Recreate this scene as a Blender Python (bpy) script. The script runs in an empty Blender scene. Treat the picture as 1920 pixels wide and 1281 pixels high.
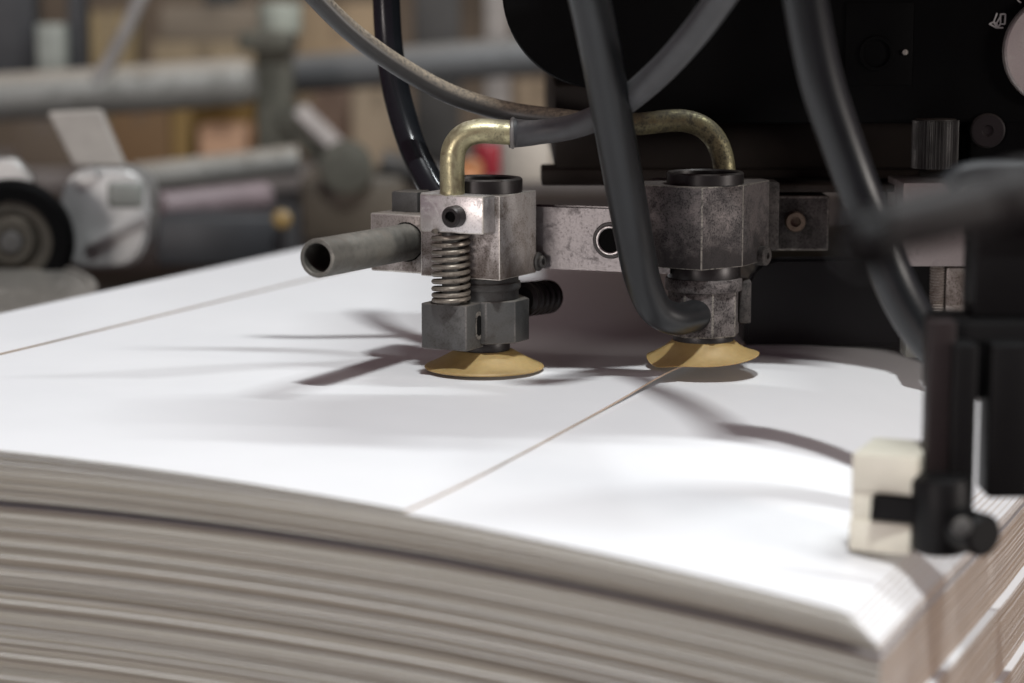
import bpy, bmesh, math, random
from mathutils import Vector, Matrix
random.seed(7)
scene = bpy.context.scene
COL = scene.collection
MM = 0.001
# ---------------------------------------------------------------- camera (all authoring below is in millimetres)
FPX = 4200.0                      # focal length in pixels of the 1920 px wide photograph
PITCH = math.atan(640 / FPX)
CP, SP = math.cos(PITCH), math.sin(PITCH)
CAM = Vector((9.372, -746.827, 124.103))
cam_d = bpy.data.cameras.new('camera')
cam = bpy.data.objects.new('camera', cam_d)
COL.objects.link(cam)
cam.location = CAM * MM
cam.rotation_euler = (math.pi / 2 - PITCH, 0, 0)
cam_d.sensor_width = 36.0
cam_d.lens = FPX / 1920 * 36.0
cam_d.clip_start = 0.01
cam_d.clip_end = 50
cam_d.dof.use_dof = True
cam_d.dof.focus_distance = 0.738
cam_d.dof.aperture_fstop = 7.5
scene.camera = cam
# ---------------------------------------------------------------- world, lamps, exposure
world = bpy.data.worlds.new('World')
scene.world = world
world.use_nodes = True
bg = world.node_tree.nodes['Background']
bg.inputs[0].default_value = (1.0, 0.47, 0.72, 1)
bg.inputs[1].default_value = 0.078
scene.view_settings.view_transform = 'Standard'
scene.view_settings.look = 'None'
scene.view_settings.exposure = 0.0
scene.view_settings.gamma = 1.0


def lamp(name, direction, dist, sx, sy, power, color, target=(0, -60, 0)):
    d = bpy.data.lights.new(name, 'AREA')
    d.shape = 'RECTANGLE'
    d.size = sx
    d.size_y = sy
    d.energy = power
    d.color = color
    o = bpy.data.objects.new(name, d)
    COL.objects.link(o)
    v = Vector(direction).normalized()
    o.location = Vector(target) * MM + v * dist
    # long side stays along world X, face points at the target
    z = v
    x = Vector((1, 0, 0))
    y = z.cross(x).normalized()
    x = y.cross(z).normalized()
    o.rotation_euler = Matrix((x, y, z)).transposed().to_euler()
    return o


lamp('ceiling_tube_front', (0.06, -0.48, 1), 1.7, 0.15, 0.03, 24.5, (0.965, 0.995, 1))
lamp('ceiling_tube_back', (0.40, 0.13, 1), 1.9, 0.55, 0.04, 18, (0.93, 0.985, 1))
lamp('low_lamp_front_left', (-0.55, -0.85, 0.09), 2.4, 0.6, 0.22, 16, (1, 0.91, 0.87))  # low area lamp set to light upright faces, no window known
lamp('fill_right', (0.95, -0.40, 0.13), 2.2, 0.5, 0.24, 23, (1, 0.93, 0.87), target=(60, -100, 0))  # lamp added to brighten right-facing sides, no window known there
lamp('fill_background', (0, -0.5, 0.9), 0.75, 1.4, 0.10, 1.9, (1, 0.95, 0.86), target=(-300, 1250, 150))  # unseen lamp added to brighten the background alone


# ---------------------------------------------------------------- coordinates
def ray(px, py):
    a = (px - 960) / FPX
    b = -(py - 640.5) / FPX
    return Vector((a, CP + b * SP, -SP + b * CP))


def W(px, py, Y):
    """real point (mm) seen at a pixel of the photograph, Y mm behind the left suction cup"""
    d = ray(px, py)
    return CAM + d * ((Y - CAM.y) / d.y)


def zp(py, Y):
    return W(960, py, Y).z


def xp(px, Y, py=500):
    return W(px, py, Y).x


TH = math.radians(22.5)           # the stack is turned by this much
SU = Vector((math.cos(TH), -math.sin(TH), 0))
SV = Vector((math.sin(TH), math.cos(TH), 0))
HT = math.radians(28)             # so is the suction head
HU = Vector((math.cos(HT), -math.sin(HT), 0))
HV = Vector((math.sin(HT), math.cos(HT), 0))


def H(u, v, z=0):
    p = HU * u + HV * v
    return Vector((p.x, p.y, z))


# ---------------------------------------------------------------- mesh collector
class MB:
    def __init__(self):
        self.bm = bmesh.new()

    def _merge(self, b, mat=None):
        me = bpy.data.meshes.new('tmp')
        if mat is not None:
            for f in b.faces:
                f.material_index = mat
        b.to_mesh(me)
        b.free()
        self.bm.from_mesh(me)
        bpy.data.meshes.remove(me)
        return self

    def prism(self, poly, z0, z1, bevel=0.4, seg=2, edge_mat=-1, mat=None):
        b = bmesh.new()
        n = len(poly)
        lo = [b.verts.new((p[0], p[1], z0)) for p in poly]
        hi = [b.verts.new((p[0], p[1], z1)) for p in poly]
        b.faces.new(lo[::-1])
        b.faces.new(hi)
        for i in range(n):
            j = (i + 1) % n
            b.faces.new((lo[i], lo[j], hi[j], hi[i]))
        bmesh.ops.recalc_face_normals(b, faces=b.faces)
        if bevel > 0:
            if mat is not None:
                for f in b.faces:
                    f.material_index = mat
                mat = None
            bmesh.ops.bevel(b, geom=b.edges[:], offset=bevel, segments=seg, profile=0.5, affect='EDGES', material=edge_mat, clamp_overlap=True)
        return self._merge(b, mat)

    def hbox(self, u0, u1, v0, v1, z0, z1, **k):
        return self.prism([H(u0, v0), H(u1, v0), H(u1, v1), H(u0, v1)], z0, z1, **k)

    def box(self, x0, x1, y0, y1, z0, z1, **k):
        return self.prism([(x0, y0), (x1, y0), (x1, y1), (x0, y1)], z0, z1, **k)

    def bar(self, a, b_, w, h, bevel=0.3, roll=0.0, mat=None):
        """box along a segment"""
        a, b_ = Vector(a), Vector(b_)
        d = (b_ - a)
        L = d.length
        d.normalize()
        up = Vector((0, 0, 1)) if abs(d.z) < 0.95 else Vector((0, 1, 0))
        s = d.cross(up).normalized()
        t = s.cross(d).normalized()
        M = Matrix((s, d, t)).transposed()
        if roll:
            M = Matrix.Rotation(roll, 3, d) @ M
        bb = bmesh.new()
        bmesh.ops.create_cube(bb, size=1)
        for v in bb.verts:
            v.co = a + M @ Vector((v.co.x * w, (v.co.y + 0.5) * L, v.co.z * h))
        if bevel > 0:
            bmesh.ops.bevel(bb, geom=bb.edges[:], offset=bevel, segments=2, affect='EDGES', clamp_overlap=True)
        return self._merge(bb, mat)

    def lathe(self, prof, p0, axis, seg=40, wave=None, mat=None, squash=None):
        """profile of (r, h) swept round the axis through p0"""
        p0, axis = Vector(p0), Vector(axis).normalized()
        up = Vector((0, 0, 1)) if abs(axis.z) < 0.9 else Vector((1, 0, 0))
        x = up.cross(axis).normalized()
        y = axis.cross(x).normalized()
        b = bmesh.new()
        rings = []
        for (r, h) in prof:
            if r < 1e-6:
                rings.append([b.verts.new(p0 + axis * h)])
                continue
            row = []
            for i in range(seg):
                t = 2 * math.pi * i / seg
                hh = h + (wave(t, r) if wave else 0)
                row.append(b.verts.new(p0 + x * (r * math.cos(t)) + y * (r * math.sin(t)) + axis * hh))
            rings.append(row)
        for A, B in zip(rings, rings[1:]):
            for i in range(seg):
                j = (i + 1) % seg
                if len(A) == 1 and len(B) == 1:
                    continue
                if len(A) == 1:
                    b.faces.new((A[0], B[j], B[i]))
                elif len(B) == 1:
                    b.faces.new((A[i], A[j], B[0]))
                else:
                    b.faces.new((A[i], A[j], B[j], B[i]))
        bmesh.ops.recalc_face_normals(b, faces=b.faces)
        return self._merge(b, mat)

    def cyl(self, p0, p1, r, bevel=0.4, seg=36, mat=None, r1=None):
        p0, p1 = Vector(p0), Vector(p1)
        L = (p1 - p0).length
        r1 = r if r1 is None else r1
        c = min(bevel, L * 0.4, r * 0.4)
        return self.lathe([(0, 0), (r - c, 0), (r - c * .3, c * .3), (r, c), (r1, L - c), (r1 - c * .3, L - c * .3), (r1 - c, L), (0, L)], p0, p1 - p0, seg, mat=mat)

    def ring(self, p0, axis, ro, ri, h, seg=44, c=0.3, mat=None):
        return self.lathe([(ri, 0), (ro - c, 0), (ro, c), (ro, h - c), (ro - c, h), (ri + c, h), (ri, h - c), (ri, 0)], p0, axis, seg, mat=mat)

    def tube(self, pts, r, seg=20, sub=8, cap=True, radii=None, mat=None, smooth=True):
        P = [Vector(p) for p in pts]
        n = len(P)
        path, rad = [], []
        R = radii or [r] * n
        if smooth:
            for i in range(n - 1):
                p0, p1, p2, p3 = P[max(i - 1, 0)], P[i], P[i + 1], P[min(i + 2, n - 1)]
                for k in range(sub):
                    t = k / sub
                    path.append(0.5 * ((2 * p1) + (p2 - p0) * t + (2 * p0 - 5 * p1 + 4 * p2 - p3) * t * t + (3 * p1 - p0 - 3 * p2 + p3) * t ** 3))
                    rad.append(R[i] * (1 - t) + R[i + 1] * t)
            path.append(P[-1])
            rad.append(R[-1])
        else:
            path, rad = P, R
        b = bmesh.new()
        m = len(path)
        T = [(path[min(i + 1, m - 1)] - path[max(i - 1, 0)]).normalized() for i in range(m)]
        up = Vector((0, 0, 1)) if abs(T[0].z) < 0.9 else Vector((0, 1, 0))
        x = up.cross(T[0]).normalized()
        rows = []
        for i in range(m):
            x = (x - T[i] * x.dot(T[i])).normalized()
            y = T[i].cross(x)
            rows.append([b.verts.new(path[i] + (x * math.cos(a) + y * math.sin(a)) * rad[i]) for a in [2 * math.pi * k / seg for k in range(seg)]])
        for A, B in zip(rows, rows[1:]):
            for k in range(seg):
                l = (k + 1) % seg
                b.faces.new((A[k], A[l], B[l], B[k]))
        if cap:
            b.faces.new(rows[0][::-1])
            b.faces.new(rows[-1])
        bmesh.ops.recalc_face_normals(b, faces=b.faces)
        return self._merge(b, mat)

    def build(self, name, mats, parent=None, label=None, smooth=35):
        off = Vector((0, 0, 0))
        p = parent
        while p is not None:
            off += Vector(p.location)
            p = p.parent
        me = bpy.data.meshes.new(name)
        for v in self.bm.verts:
            v.co = v.co * MM - off
        self.bm.to_mesh(me)
        self.bm.free()
        if not isinstance(mats, (list, tuple)):
            mats = [mats]
        for m in mats:
            me.materials.append(m)
        me.polygons.foreach_set('use_smooth', [True] * len(me.polygons))
        me.set_sharp_from_angle(angle=math.radians(smooth))
        o = bpy.data.objects.new(name, me)
        COL.objects.link(o)
        if parent is not None:
            o.parent = parent
        if label:
            o['label'] = label
        return o


def thing(name, label, cat, loc, group=None):
    o = bpy.data.objects.new(name, None)
    o.empty_display_size = 0.01
    COL.objects.link(o)
    o.location = Vector(loc) * MM
    o['label'] = label
    o['category'] = cat
    if group:
        o['group'] = group
    return o


def tag(o, label, cat, group=None):
    o['label'] = label
    o['category'] = cat
    if group:
        o['group'] = group
    return o


# ---------------------------------------------------------------- materials
class NT:
    def __init__(self, name):
        self.m = bpy.data.materials.new(name)
        self.m.use_nodes = True
        self.t = self.m.node_tree
        self.p = self.t.nodes['Principled BSDF']
        self.co = self.n('ShaderNodeTexCoord').outputs['Object']

    def n(self, ty, **kw):
        nd = self.t.nodes.new(ty)
        for k, v in kw.items():
            setattr(nd, k, v)
        return nd

    def link(self, a, b):
        self.t.links.new(a, b)

    def noise(self, scale, detail=5, rough=0.6, stretch=None, distort=0.0):
        co = self.co
        if stretch:
            mp = self.n('ShaderNodeMapping')
            mp.inputs['Scale'].default_value = stretch
            self.link(co, mp.inputs[0])
            co = mp.outputs[0]
        nd = self.n('ShaderNodeTexNoise')
        nd.inputs['Scale'].default_value = scale
        nd.inputs['Detail'].default_value = detail
        nd.inputs['Roughness'].default_value = rough
        nd.inputs['Distortion'].default_value = distort
        self.link(co, nd.inputs['Vector'])
        return nd.outputs['Fac']

    def ramp(self, fac, a, b, ca=(0, 0, 0, 1), cb=(1, 1, 1, 1)):
        r = self.n('ShaderNodeValToRGB')
        r.color_ramp.elements[0].position = a
        r.color_ramp.elements[1].position = b
        r.color_ramp.elements[0].color = ca
        r.color_ramp.elements[1].color = cb
        self.link(fac, r.inputs[0])
        return r.outputs[0]

    def mix(self, fac, a, b):
        m = self.n('ShaderNodeMix', data_type='RGBA')
        for sock, val in ((0, fac), (6, a), (7, b)):
            if isinstance(val, (int, float)):
                m.inputs[sock].default_value = val
            elif isinstance(val, tuple):
                m.inputs[sock].default_value = (*val[:3], 1)
            else:
                self.link(val, m.inputs[sock])
        return m.outputs[2]

    def math(self, op, a, b=None, clamp=False):
        m = self.n('ShaderNodeMath', operation=op, use_clamp=clamp)
        for i, v in enumerate((a, b)):
            if v is None:
                continue
            if isinstance(v, (int, float)):
                m.inputs[i].default_value = v
            else:
                self.link(v, m.inputs[i])
        return m.outputs[0]

    def up(self, lo=0.3, hi=0.9):
        g = self.n('ShaderNodeNewGeometry')
        s = self.n('ShaderNodeSeparateXYZ')
        self.link(g.outputs['Normal'], s.inputs[0])
        mr = self.n('ShaderNodeMapRange')
        mr.inputs[1].default_value = lo
        mr.inputs[2].default_value = hi
        self.link(s.outputs[2], mr.inputs[0])
        return mr.outputs[0]

    def bump(self, h, strength=0.3, dist=0.0002):
        b = self.n('ShaderNodeBump')
        b.inputs['Strength'].default_value = strength
        b.inputs['Distance'].default_value = dist
        self.link(h, b.inputs['Height'])
        self.link(b.outputs[0], self.p.inputs['Normal'])

    def set(self, **k):
        for a, v in k.items():
            s = self.p.inputs[a.replace('_', ' ')]
            if isinstance(v, (int, float)):
                s.default_value = v
            elif isinstance(v, tuple):
                s.default_value = (*v[:3], 1) if s.type == 'RGBA' else v[:3]
            else:
                self.link(v, s)
        return self.m


def metal(name, base, dirt, amount=0.5, rough=0.42, metallic=0.85, dust=(0.16, 0.13, 0.10), dust_amt=0.6, blotch=120, speck=1400, brush=None):
    t = NT(name)
    b1 = t.ramp(t.noise(blotch, 7, 0.65, distort=0.5), 0.62 - amount * 0.35, 0.80 - amount * 0.25)
    sp = t.ramp(t.noise(speck, 3, 0.7), 0.56 - amount * 0.10, 0.70 - amount * 0.08)
    tone = t.ramp(t.noise(40, 4), 0.3, 0.7)
    c = t.mix(t.math('MULTIPLY', tone, 0.35), base, tuple(x * 0.72 for x in base))
    if brush:
        br = t.ramp(t.noise(1, 3, 0.6, stretch=brush), 0.35, 0.65)
        c = t.mix(t.math('MULTIPLY', br, 0.25), c, tuple(x * 1.25 for x in base))
    mask = t.math('ADD', t.math('MULTIPLY', b1, 0.75), t.math('MULTIPLY', sp, 0.55 * min(1, amount * 1.6)), True)
    c = t.mix(mask, c, dirt)
    du = t.math('MULTIPLY', t.up(), t.math('MULTIPLY', t.ramp(t.noise(700, 5, 0.7), 0.32, 0.62), dust_amt))
    c = t.mix(du, c, dust)
    dirtiness = t.math('MAXIMUM', mask, du)
    t.bump(t.math('ADD', t.noise(900, 4), t.math('MULTIPLY', mask, 0.6)), 0.25, 0.00012)
    r = t.math('ADD', rough, t.math('MULTIPLY', dirtiness, 0.45), True)
    me = t.math('MULTIPLY', metallic, t.math('SUBTRACT', 1, t.math('MULTIPLY', dirtiness, 0.9)))
    return t.set(Base_Color=c, Roughness=r, Metallic=me)


def stained(name, base, dirt, z0, z1, amount=0.72, brush=None):
    """metal whose lower part is caked with black grime up to a ragged line"""
    m = metal(name, base, dirt, amount, 0.5, 0.7, dust=(0.11, 0.09, 0.075), dust_amt=0.7, brush=brush, speck=1700)
    t = m.node_tree
    p = t.nodes['Principled BSDF']
    co = t.nodes.new('ShaderNodeTexCoord')
    sx = t.nodes.new('ShaderNodeSeparateXYZ')
    t.links.new(co.outputs['Object'], sx.inputs[0])
    no = t.nodes.new('ShaderNodeTexNoise')
    no.inputs['Scale'].default_value = 110
    no.inputs['Detail'].default_value = 7
    no.inputs['Roughness'].default_value = 0.72
    t.links.new(co.outputs['Object'], no.inputs['Vector'])
    ma = t.nodes.new('ShaderNodeMath')
    ma.operation = 'MULTIPLY_ADD'
    t.links.new(no.outputs['Fac'], ma.inputs[0])
    ma.inputs[1].default_value = -0.030
    t.links.new(sx.outputs[2], ma.inputs[2])
    mr = t.nodes.new('ShaderNodeMapRange')
    mr.inputs[1].default_value = z0 * MM - 0.015
    mr.inputs[2].default_value = z1 * MM - 0.015
    mr.inputs[3].default_value = 0.88
    mr.inputs[4].default_value = 0.0
    t.links.new(ma.outputs[0], mr.inputs[0])
    mx = t.nodes.new('ShaderNodeMix')
    mx.data_type = 'RGBA'
    old = p.inputs['Base Color'].links[0].from_socket
    t.links.new(mr.outputs[0], mx.inputs[0])
    t.links.new(old, mx.inputs[6])
    mx.inputs[7].default_value = (*dirt, 1)
    t.links.new(mx.outputs[2], p.inputs['Base Color'])
    return m


def plain(name, base, rough=0.5, metallic=0.0, var=0.35, scale=60, dust=None, dust_amt=0.5, spec=0.5, dust_lo=0.25, dust_hi=0.85):
    t = NT(name)
    c = t.mix(t.ramp(t.noise(scale, 6, 0.65), 0.3, 0.7), base, tuple(x * (1 - var) for x in base))
    r = rough
    if dust:
        n = t.ramp(t.noise(900, 5, 0.75), 0.30, 0.60)
        du = t.math('MULTIPLY', t.up(dust_lo, dust_hi), t.math('MULTIPLY', n, dust_amt))
        c = t.mix(du, c, dust)
        r = t.math('ADD', rough, t.math('MULTIPLY', du, 0.5), True)
    t.bump(t.noise(1200, 3), 0.12, 0.0001)
    return t.set(Base_Color=c, Roughness=r, Metallic=metallic, Specular_IOR_Level=spec)


M = {}
M['bright'] = metal('milled aluminium', (0.72, 0.69, 0.68), (0.13, 0.105, 0.088), 0.38, 0.38, 0.9, dust_amt=0.55)
M['steel'] = metal('dusty steel block', (0.34, 0.31, 0.29), (0.07, 0.052, 0.040), 0.62, 0.45, 0.85, dust_amt=0.8)
M['dark'] = metal('grimy dark steel', (0.085, 0.085, 0.083), (0.04, 0.036, 0.032), 0.5, 0.5, 0.6, dust_amt=0.55)
M['grime'] = metal('oily grimy block', (0.17, 0.152, 0.148), (0.016, 0.0125, 0.012), 0.80, 0.5, 0.7, dust=(0.10, 0.085, 0.075), dust_amt=0.5)
M['soot'] = metal('sooty block', (0.075, 0.066, 0.062), (0.014, 0.012, 0.011), 0.75, 0.55, 0.5, dust=(0.06, 0.05, 0.043), dust_amt=0.5)
M['brassd'] = metal('dirty brass tube', (0.30, 0.27, 0.15), (0.035, 0.032, 0.02), 0.72, 0.36, 0.9, dust=(0.10, 0.085, 0.06), dust_amt=0.7, blotch=220)
M['worn'] = metal('worn edge', (0.60, 0.57, 0.52), (0.12, 0.10, 0.09), 0.4, 0.4, 0.85)
M['wornd'] = metal('worn dark edge', (0.26, 0.24, 0.21), (0.03, 0.026, 0.024), 0.75, 0.4, 0.6, blotch=250)
M['darke'] = metal('dark steel edge', (0.13, 0.125, 0.12), (0.04, 0.036, 0.032), 0.6, 0.5, 0.6)
M['pipe'] = metal('dusty pipe', (0.15, 0.147, 0.132), (0.075, 0.068, 0.055), 0.5, 0.42, 0.7, dust=(0.15, 0.13, 0.11), dust_amt=0.8)
M['brass'] = metal('yellow passivated tube', (0.50, 0.46, 0.28), (0.13, 0.115, 0.07), 0.46, 0.36, 0.95, dust=(0.34, 0.30, 0.24), dust_amt=0.75)
M['spring'] = metal('spring wire', (0.22, 0.195, 0.165), (0.06, 0.048, 0.038), 0.45, 0.4, 0.9, dust_amt=0.7)
M['black'] = plain('black enamel', (0.002, 0.002, 0.0022), 0.6, spec=0.05)
M['blackmetal'] = plain('black oxide', (0.022, 0.019, 0.019), 0.38, 0.4, dust=(0.09, 0.075, 0.065), dust_amt=0.5)
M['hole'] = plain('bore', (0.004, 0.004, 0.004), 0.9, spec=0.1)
M['hose'] = plain('black rubber hose', (0.008, 0.0095, 0.011), 0.36, dust=(0.06, 0.055, 0.052), dust_amt=0.15, spec=0.5)
M['hoseg'] = plain('grey rubber hose', (0.070, 0.072, 0.076), 0.45, dust=(0.17, 0.155, 0.145), dust_amt=0.75, dust_lo=0.45, dust_hi=1.0)
M['hosed'] = plain('dusty rubber hose', (0.035, 0.035, 0.034), 0.42, dust=(0.25, 0.205, 0.15), dust_amt=1.0, dust_lo=-0.05, dust_hi=0.65)
M['hoseb'] = plain('glossy black tube', (0.010, 0.011, 0.013), 0.18, spec=0.6)
M['shell'] = plain('white plastic', (0.74, 0.705, 0.59), 0.45, var=0.15)


def board_mats():
    t = NT('coated board face')
    c = t.mix(t.ramp(t.noise(25, 5), 0.3, 0.75), (0.80, 0.80, 0.81), (0.77, 0.77, 0.78))
    face = t.set(Base_Color=c, Roughness=0.42, Specular_IOR_Level=0.35)
    out = [face]
    for nm, base in (('board front edge', (0.435, 0.415, 0.345)), ('board side edge', (0.50, 0.39, 0.30))):
        t = NT(nm)
        oi = t.n('ShaderNodeObjectInfo').outputs['Random']
        st = t.noise(1, 4, 0.6, stretch=(16, 16, 3200))
        sk = 1.0 if 'front' in nm else 0.35
        k = t.math('ADD', t.math('MULTIPLY', oi, 0.62 * sk), t.math('MULTIPLY', st, 0.45 * sk), True)
        k = t.math('ADD', k, t.math('MULTIPLY', t.noise(60, 6, 0.7), 0.15 if sk == 1 else 0.45), True)
        c = t.mix(k, tuple(x * 0.62 for x in base), tuple(x * 1.25 for x in base))
        t.bump(st, 0.4, 0.0002)
        out.append(t.set(Base_Color=c, Roughness=0.85, Specular_IOR_Level=0.2))
    return out


BOARD = board_mats()
t = NT('tan rubber')
c = t.mix(t.ramp(t.noise(300, 5, 0.7), 0.35, 0.7), (0.33, 0.23, 0.092), (0.27, 0.185, 0.072))
c = t.mix(t.ramp(t.noise(2500, 2), 0.66, 0.74), c, (0.35, 0.22, 0.09))
M['cup'] = t.set(Base_Color=c, Roughness=0.55, Subsurface_Weight=0.25, Subsurface_Scale=0.002, Subsurface_Radius=(1, 0.5, 0.2))

# ---------------------------------------------------------------- setting
FLOOR_Z = -132
mb = MB()
mb.box(-2600, 2600, -420, 2300, FLOOR_Z - 20, FLOOR_Z, bevel=0)
o = mb.build('floor', plain('dark feeder table', (0.07, 0.06, 0.06), 0.6))
o['kind'] = 'structure'
mb = MB()
mb.box(-2600, 2600, 2300, 2320, FLOOR_Z, 2200, bevel=0)
o = mb.build('wall', plain('brown hall wall', (0.22, 0.17, 0.12), 0.8, scale=5, var=0.6))
o['kind'] = 'structure'

# ---------------------------------------------------------------- stack of board
def zfront(u):
    d = max(u, -85.0) + 2
    return -2.3 - 0.05 * d - 0.0003 * d * d


def surf(u, v):
    k = min(max((v + 178) / 190.0, 0), 1)
    k = k * k * (3 - 2 * k)
    w = min(max((u - 75) / 105, 0), 1)
    w = w * w * (3 - 2 * w)
    back = -0.9 * (1 - w) + 1.2 * zfront(u) * w
    return zfront(u) * (1 - k) + back * k


def comp(u, d=0.0):
    """the loose top bundle is pressed together towards the drooping right edge"""
    k = 0.34 * min(max((u + 80) / 250, 0), 1)
    return (1.0 - k) if d <= 12 else (12 * (1.0 - k) + (d - 12)) / d


VF, VB = -178.0, 330.0
UL, UR = -233.0, 176.0


def sheet(name, u0, u1, v0, v1, depth, th, nu=40, nv=8, fan=None, wob=0.0, seed=0, lift=None, skew=0.0):
    """one board: top face, bottom face, four edges, following the sag of the stack"""
    rnd = random.Random(seed)
    p1, p2 = rnd.uniform(0, 6), rnd.uniform(0, 6)
    b = bmesh.new()
    top, bot = [], []
    for j in range(nv + 1):
        v = v0 + (v1 - v0) * (j / nv) ** 1.6
        rt, rb = [], []
        for i in range(nu + 1):
            u = u0 + (u1 + skew * min(v, 60) - u0) * (1 - (1 - i / nu) ** 1.35)
            vv = v + (wob * math.sin(u * 0.011 + p1) if j == 0 else 0)
            dr = 4.0 * min(max((u - 168.5) / 9.5, 0), 1) ** 1.6 * max(0.0, 1 - max(depth, 0) / 12.5)
            z = surf(u, v) - dr - depth * comp(u, depth) - (fan(u) if fan else 0)
            z += wob * 0.12 * math.sin(u * 0.017 + p2) + (lift(u, v) if lift else 0)
            P = SU * u + SV * vv
            rt.append(b.verts.new((P.x, P.y, z)))
            cu = comp(u) if depth <= 12 else 1.0
            if depth <= 12:
                cu -= 0.33 * min(max((u - 168.5) / 9.5, 0), 1) ** 1.6
            rb.append(b.verts.new((P.x, P.y, z - th * cu * 0.80)))
        top.append(rt)
        bot.append(rb)
    for j in range(nv):
        for i in range(nu):
            b.faces.new((top[j][i], top[j][i + 1], top[j + 1][i + 1], top[j + 1][i]))
            b.faces.new((bot[j][i], bot[j + 1][i], bot[j + 1][i + 1], bot[j][i + 1]))
    for i in range(nu):
        for j, s in ((0, 1), (nv, -1)):
            q = (top[j][i], bot[j][i], bot[j][i + 1], top[j][i + 1])
            f = b.faces.new(q if s > 0 else q[::-1])
            f.material_index = 1
    for j in range(nv):
        for i, s in ((0, -1), (nu, 1)):
            q = (top[j][i], bot[j][i], bot[j + 1][i], top[j + 1][i])
            f = b.faces.new(q if s < 0 else q[::-1])
            f.material_index = 2
    bmesh.ops.recalc_face_normals(b, faces=b.faces)
    m = MB()
    m._merge(b)
    return m.build(name, BOARD, smooth=30)


T = 0.72
g = 'boards in the stack'
o = sheet('board_sheet', -171.5, 60.5, VF, VB, -T * 1.35, T * 1.3, 90, 48, wob=0.2, seed=901, skew=6.3 / 178, lift=lambda u, v: 2.1 * math.exp(-((u - 64) / 26) ** 2 - ((v - 22) / 40) ** 2) + 0.7 * math.exp(-((u - 3) / 28) ** 2 - ((v - 2) / 26) ** 2))
tag(o, 'topmost white board sheet under the left suction cup, its right edge a thin brown line', 'sheet', g)
o = sheet('board_sheet', UL, -172.6, VF + 1, VB, -T * 1.9, T * 1.85, 24, 14, seed=902)
tag(o, 'white board strip on the stack beside the rubber wheel, left of the long seam', 'sheet', g)
depth = 0.0
NS = 112
for k in range(NS):
    rnd = random.Random(100 + k)
    th = T * rnd.uniform(0.9, 1.1)
    dv = rnd.gauss(0, 0.34) + 0.05 * math.sin(k * 0.9) + 0.08 * math.sin(k * 0.37 + 1)
    ur = UR + rnd.gauss(0, 0.04)
    fan = None
    if k < 16:
        ur += -5.0 + 1.15 * min(k, 6) + 0.05 * k
        dv = dv * 0.3 - 0.25 * min(k, 4)
    elif k in (16, 17):
        dv = 26.0
        th = 1.15
    elif k < 46:
        ur += 2.5
    elif k < 76:
        ur += 4.8
    else:
        ur += 7.0
    if k < 5:
        f = (k + 1) * 0.28
        fan = lambda u, f=f: f * min(max((62 - u) / 130, 0), 1)
    else:
        fan = lambda u: 1.4 * min(max((62 - u) / 130, 0), 1)
    o = sheet('board_sheet', UL - rnd.uniform(0, 2), ur, VF + dv, VB, depth, th, 44, 8 if k else 16, fan, 0.16, seed=k)
    if k == 0:
        lab = 'full white board sheet whose bare right part lies lower than the long brown seam'
    elif k < 16:
        lab = 'grey edged board sheet in the top bundle of the stack, above the dark gap'
    elif k < 18:
        lab = 'recessed board sheet inside the dark gap under the top bundle'
    elif k == 46 or k == 76:
        lab = 'board sheet jutting out on the right of the stack as a %s white strip' % ('first' if k == 46 else 'second')
    elif k < 46:
        lab = 'grey brown board sheet between the dark gap and the first jutting white strip'
    elif k < 76:
        lab = 'grey brown board sheet in the stack between the two jutting white strips'
    else:
        lab = 'grey brown board sheet at the bottom of the stack below both white strips'
    tag(o, lab, 'sheet', g)
    depth += th

# ---------------------------------------------------------------- left suction head
hd = thing('suction_head', 'left steel suction head with open spring and yellow cup touching the white sheet', 'suction head', (0, 0, 0), 'suction heads over the stack')
YN = -17.6
zb0, zb1 = zp(527, YN), zp(368, YN)
mb = MB()
mb.hbox(-17, 13, -13, 13, zb0, zb1, bevel=0.35, edge_mat=1)
mb.build('valve_block', [stained('smeared block', (0.40, 0.37, 0.355), (0.075, 0.054, 0.040), zb0 - 2, zb0 + 11, 0.60, (500, 500, 25)), M['worn']], hd)
mb = MB()
mb.hbox(-41.5, -17.2, -5, 13, zp(512, 8), zp(403, 8), bevel=0.5, edge_mat=1)
mb.build('side_block', [M['steel'], M['worn']], hd)
mb = MB()
mb.hbox(-38, -27.5, 3, 12.5, zp(404, 8) - .2, zp(361, 14), bevel=0.8)
mb.build('locking_tab', M['dark'], hd)
# front plate with its socket screw
mb = MB()
mb.hbox(-12.5, 11.3, -21.2, -13.1, zp(441, -24), zp(369, -24), bevel=0.5, edge_mat=1)
plate = mb.build('clamp_plate', [M['bright'], M['worn']], hd)
sc_p = H(1.4, -21.2, zp(407, -22))
mb = MB()
nrm = -HV
mb.lathe([(0, 1.4), (1.5, 1.4), (1.75, 1.5), (1.9, 4.2), (2.9, 4.2), (3.5, 3.6), (3.6, 0), (0, -0.2)], sc_p, nrm, 36)
sc = mb.build('socket_screw', M['blackmetal'], plate)
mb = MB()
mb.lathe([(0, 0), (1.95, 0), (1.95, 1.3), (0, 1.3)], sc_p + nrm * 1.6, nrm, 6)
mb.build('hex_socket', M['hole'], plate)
# collar
mb = MB()
mb.ring(H(0, 0, zb1 - .3), (0, 0, 1), 12.9, 10.4, zp(339, -12) - zb1 + .5, c=.5)
mb.cyl(H(0, 0, zb1 - .5), H(0, 0, zb1 + .8), 10.4, bevel=0)
mb.build('collar', M['blackmetal'], hd)
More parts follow.
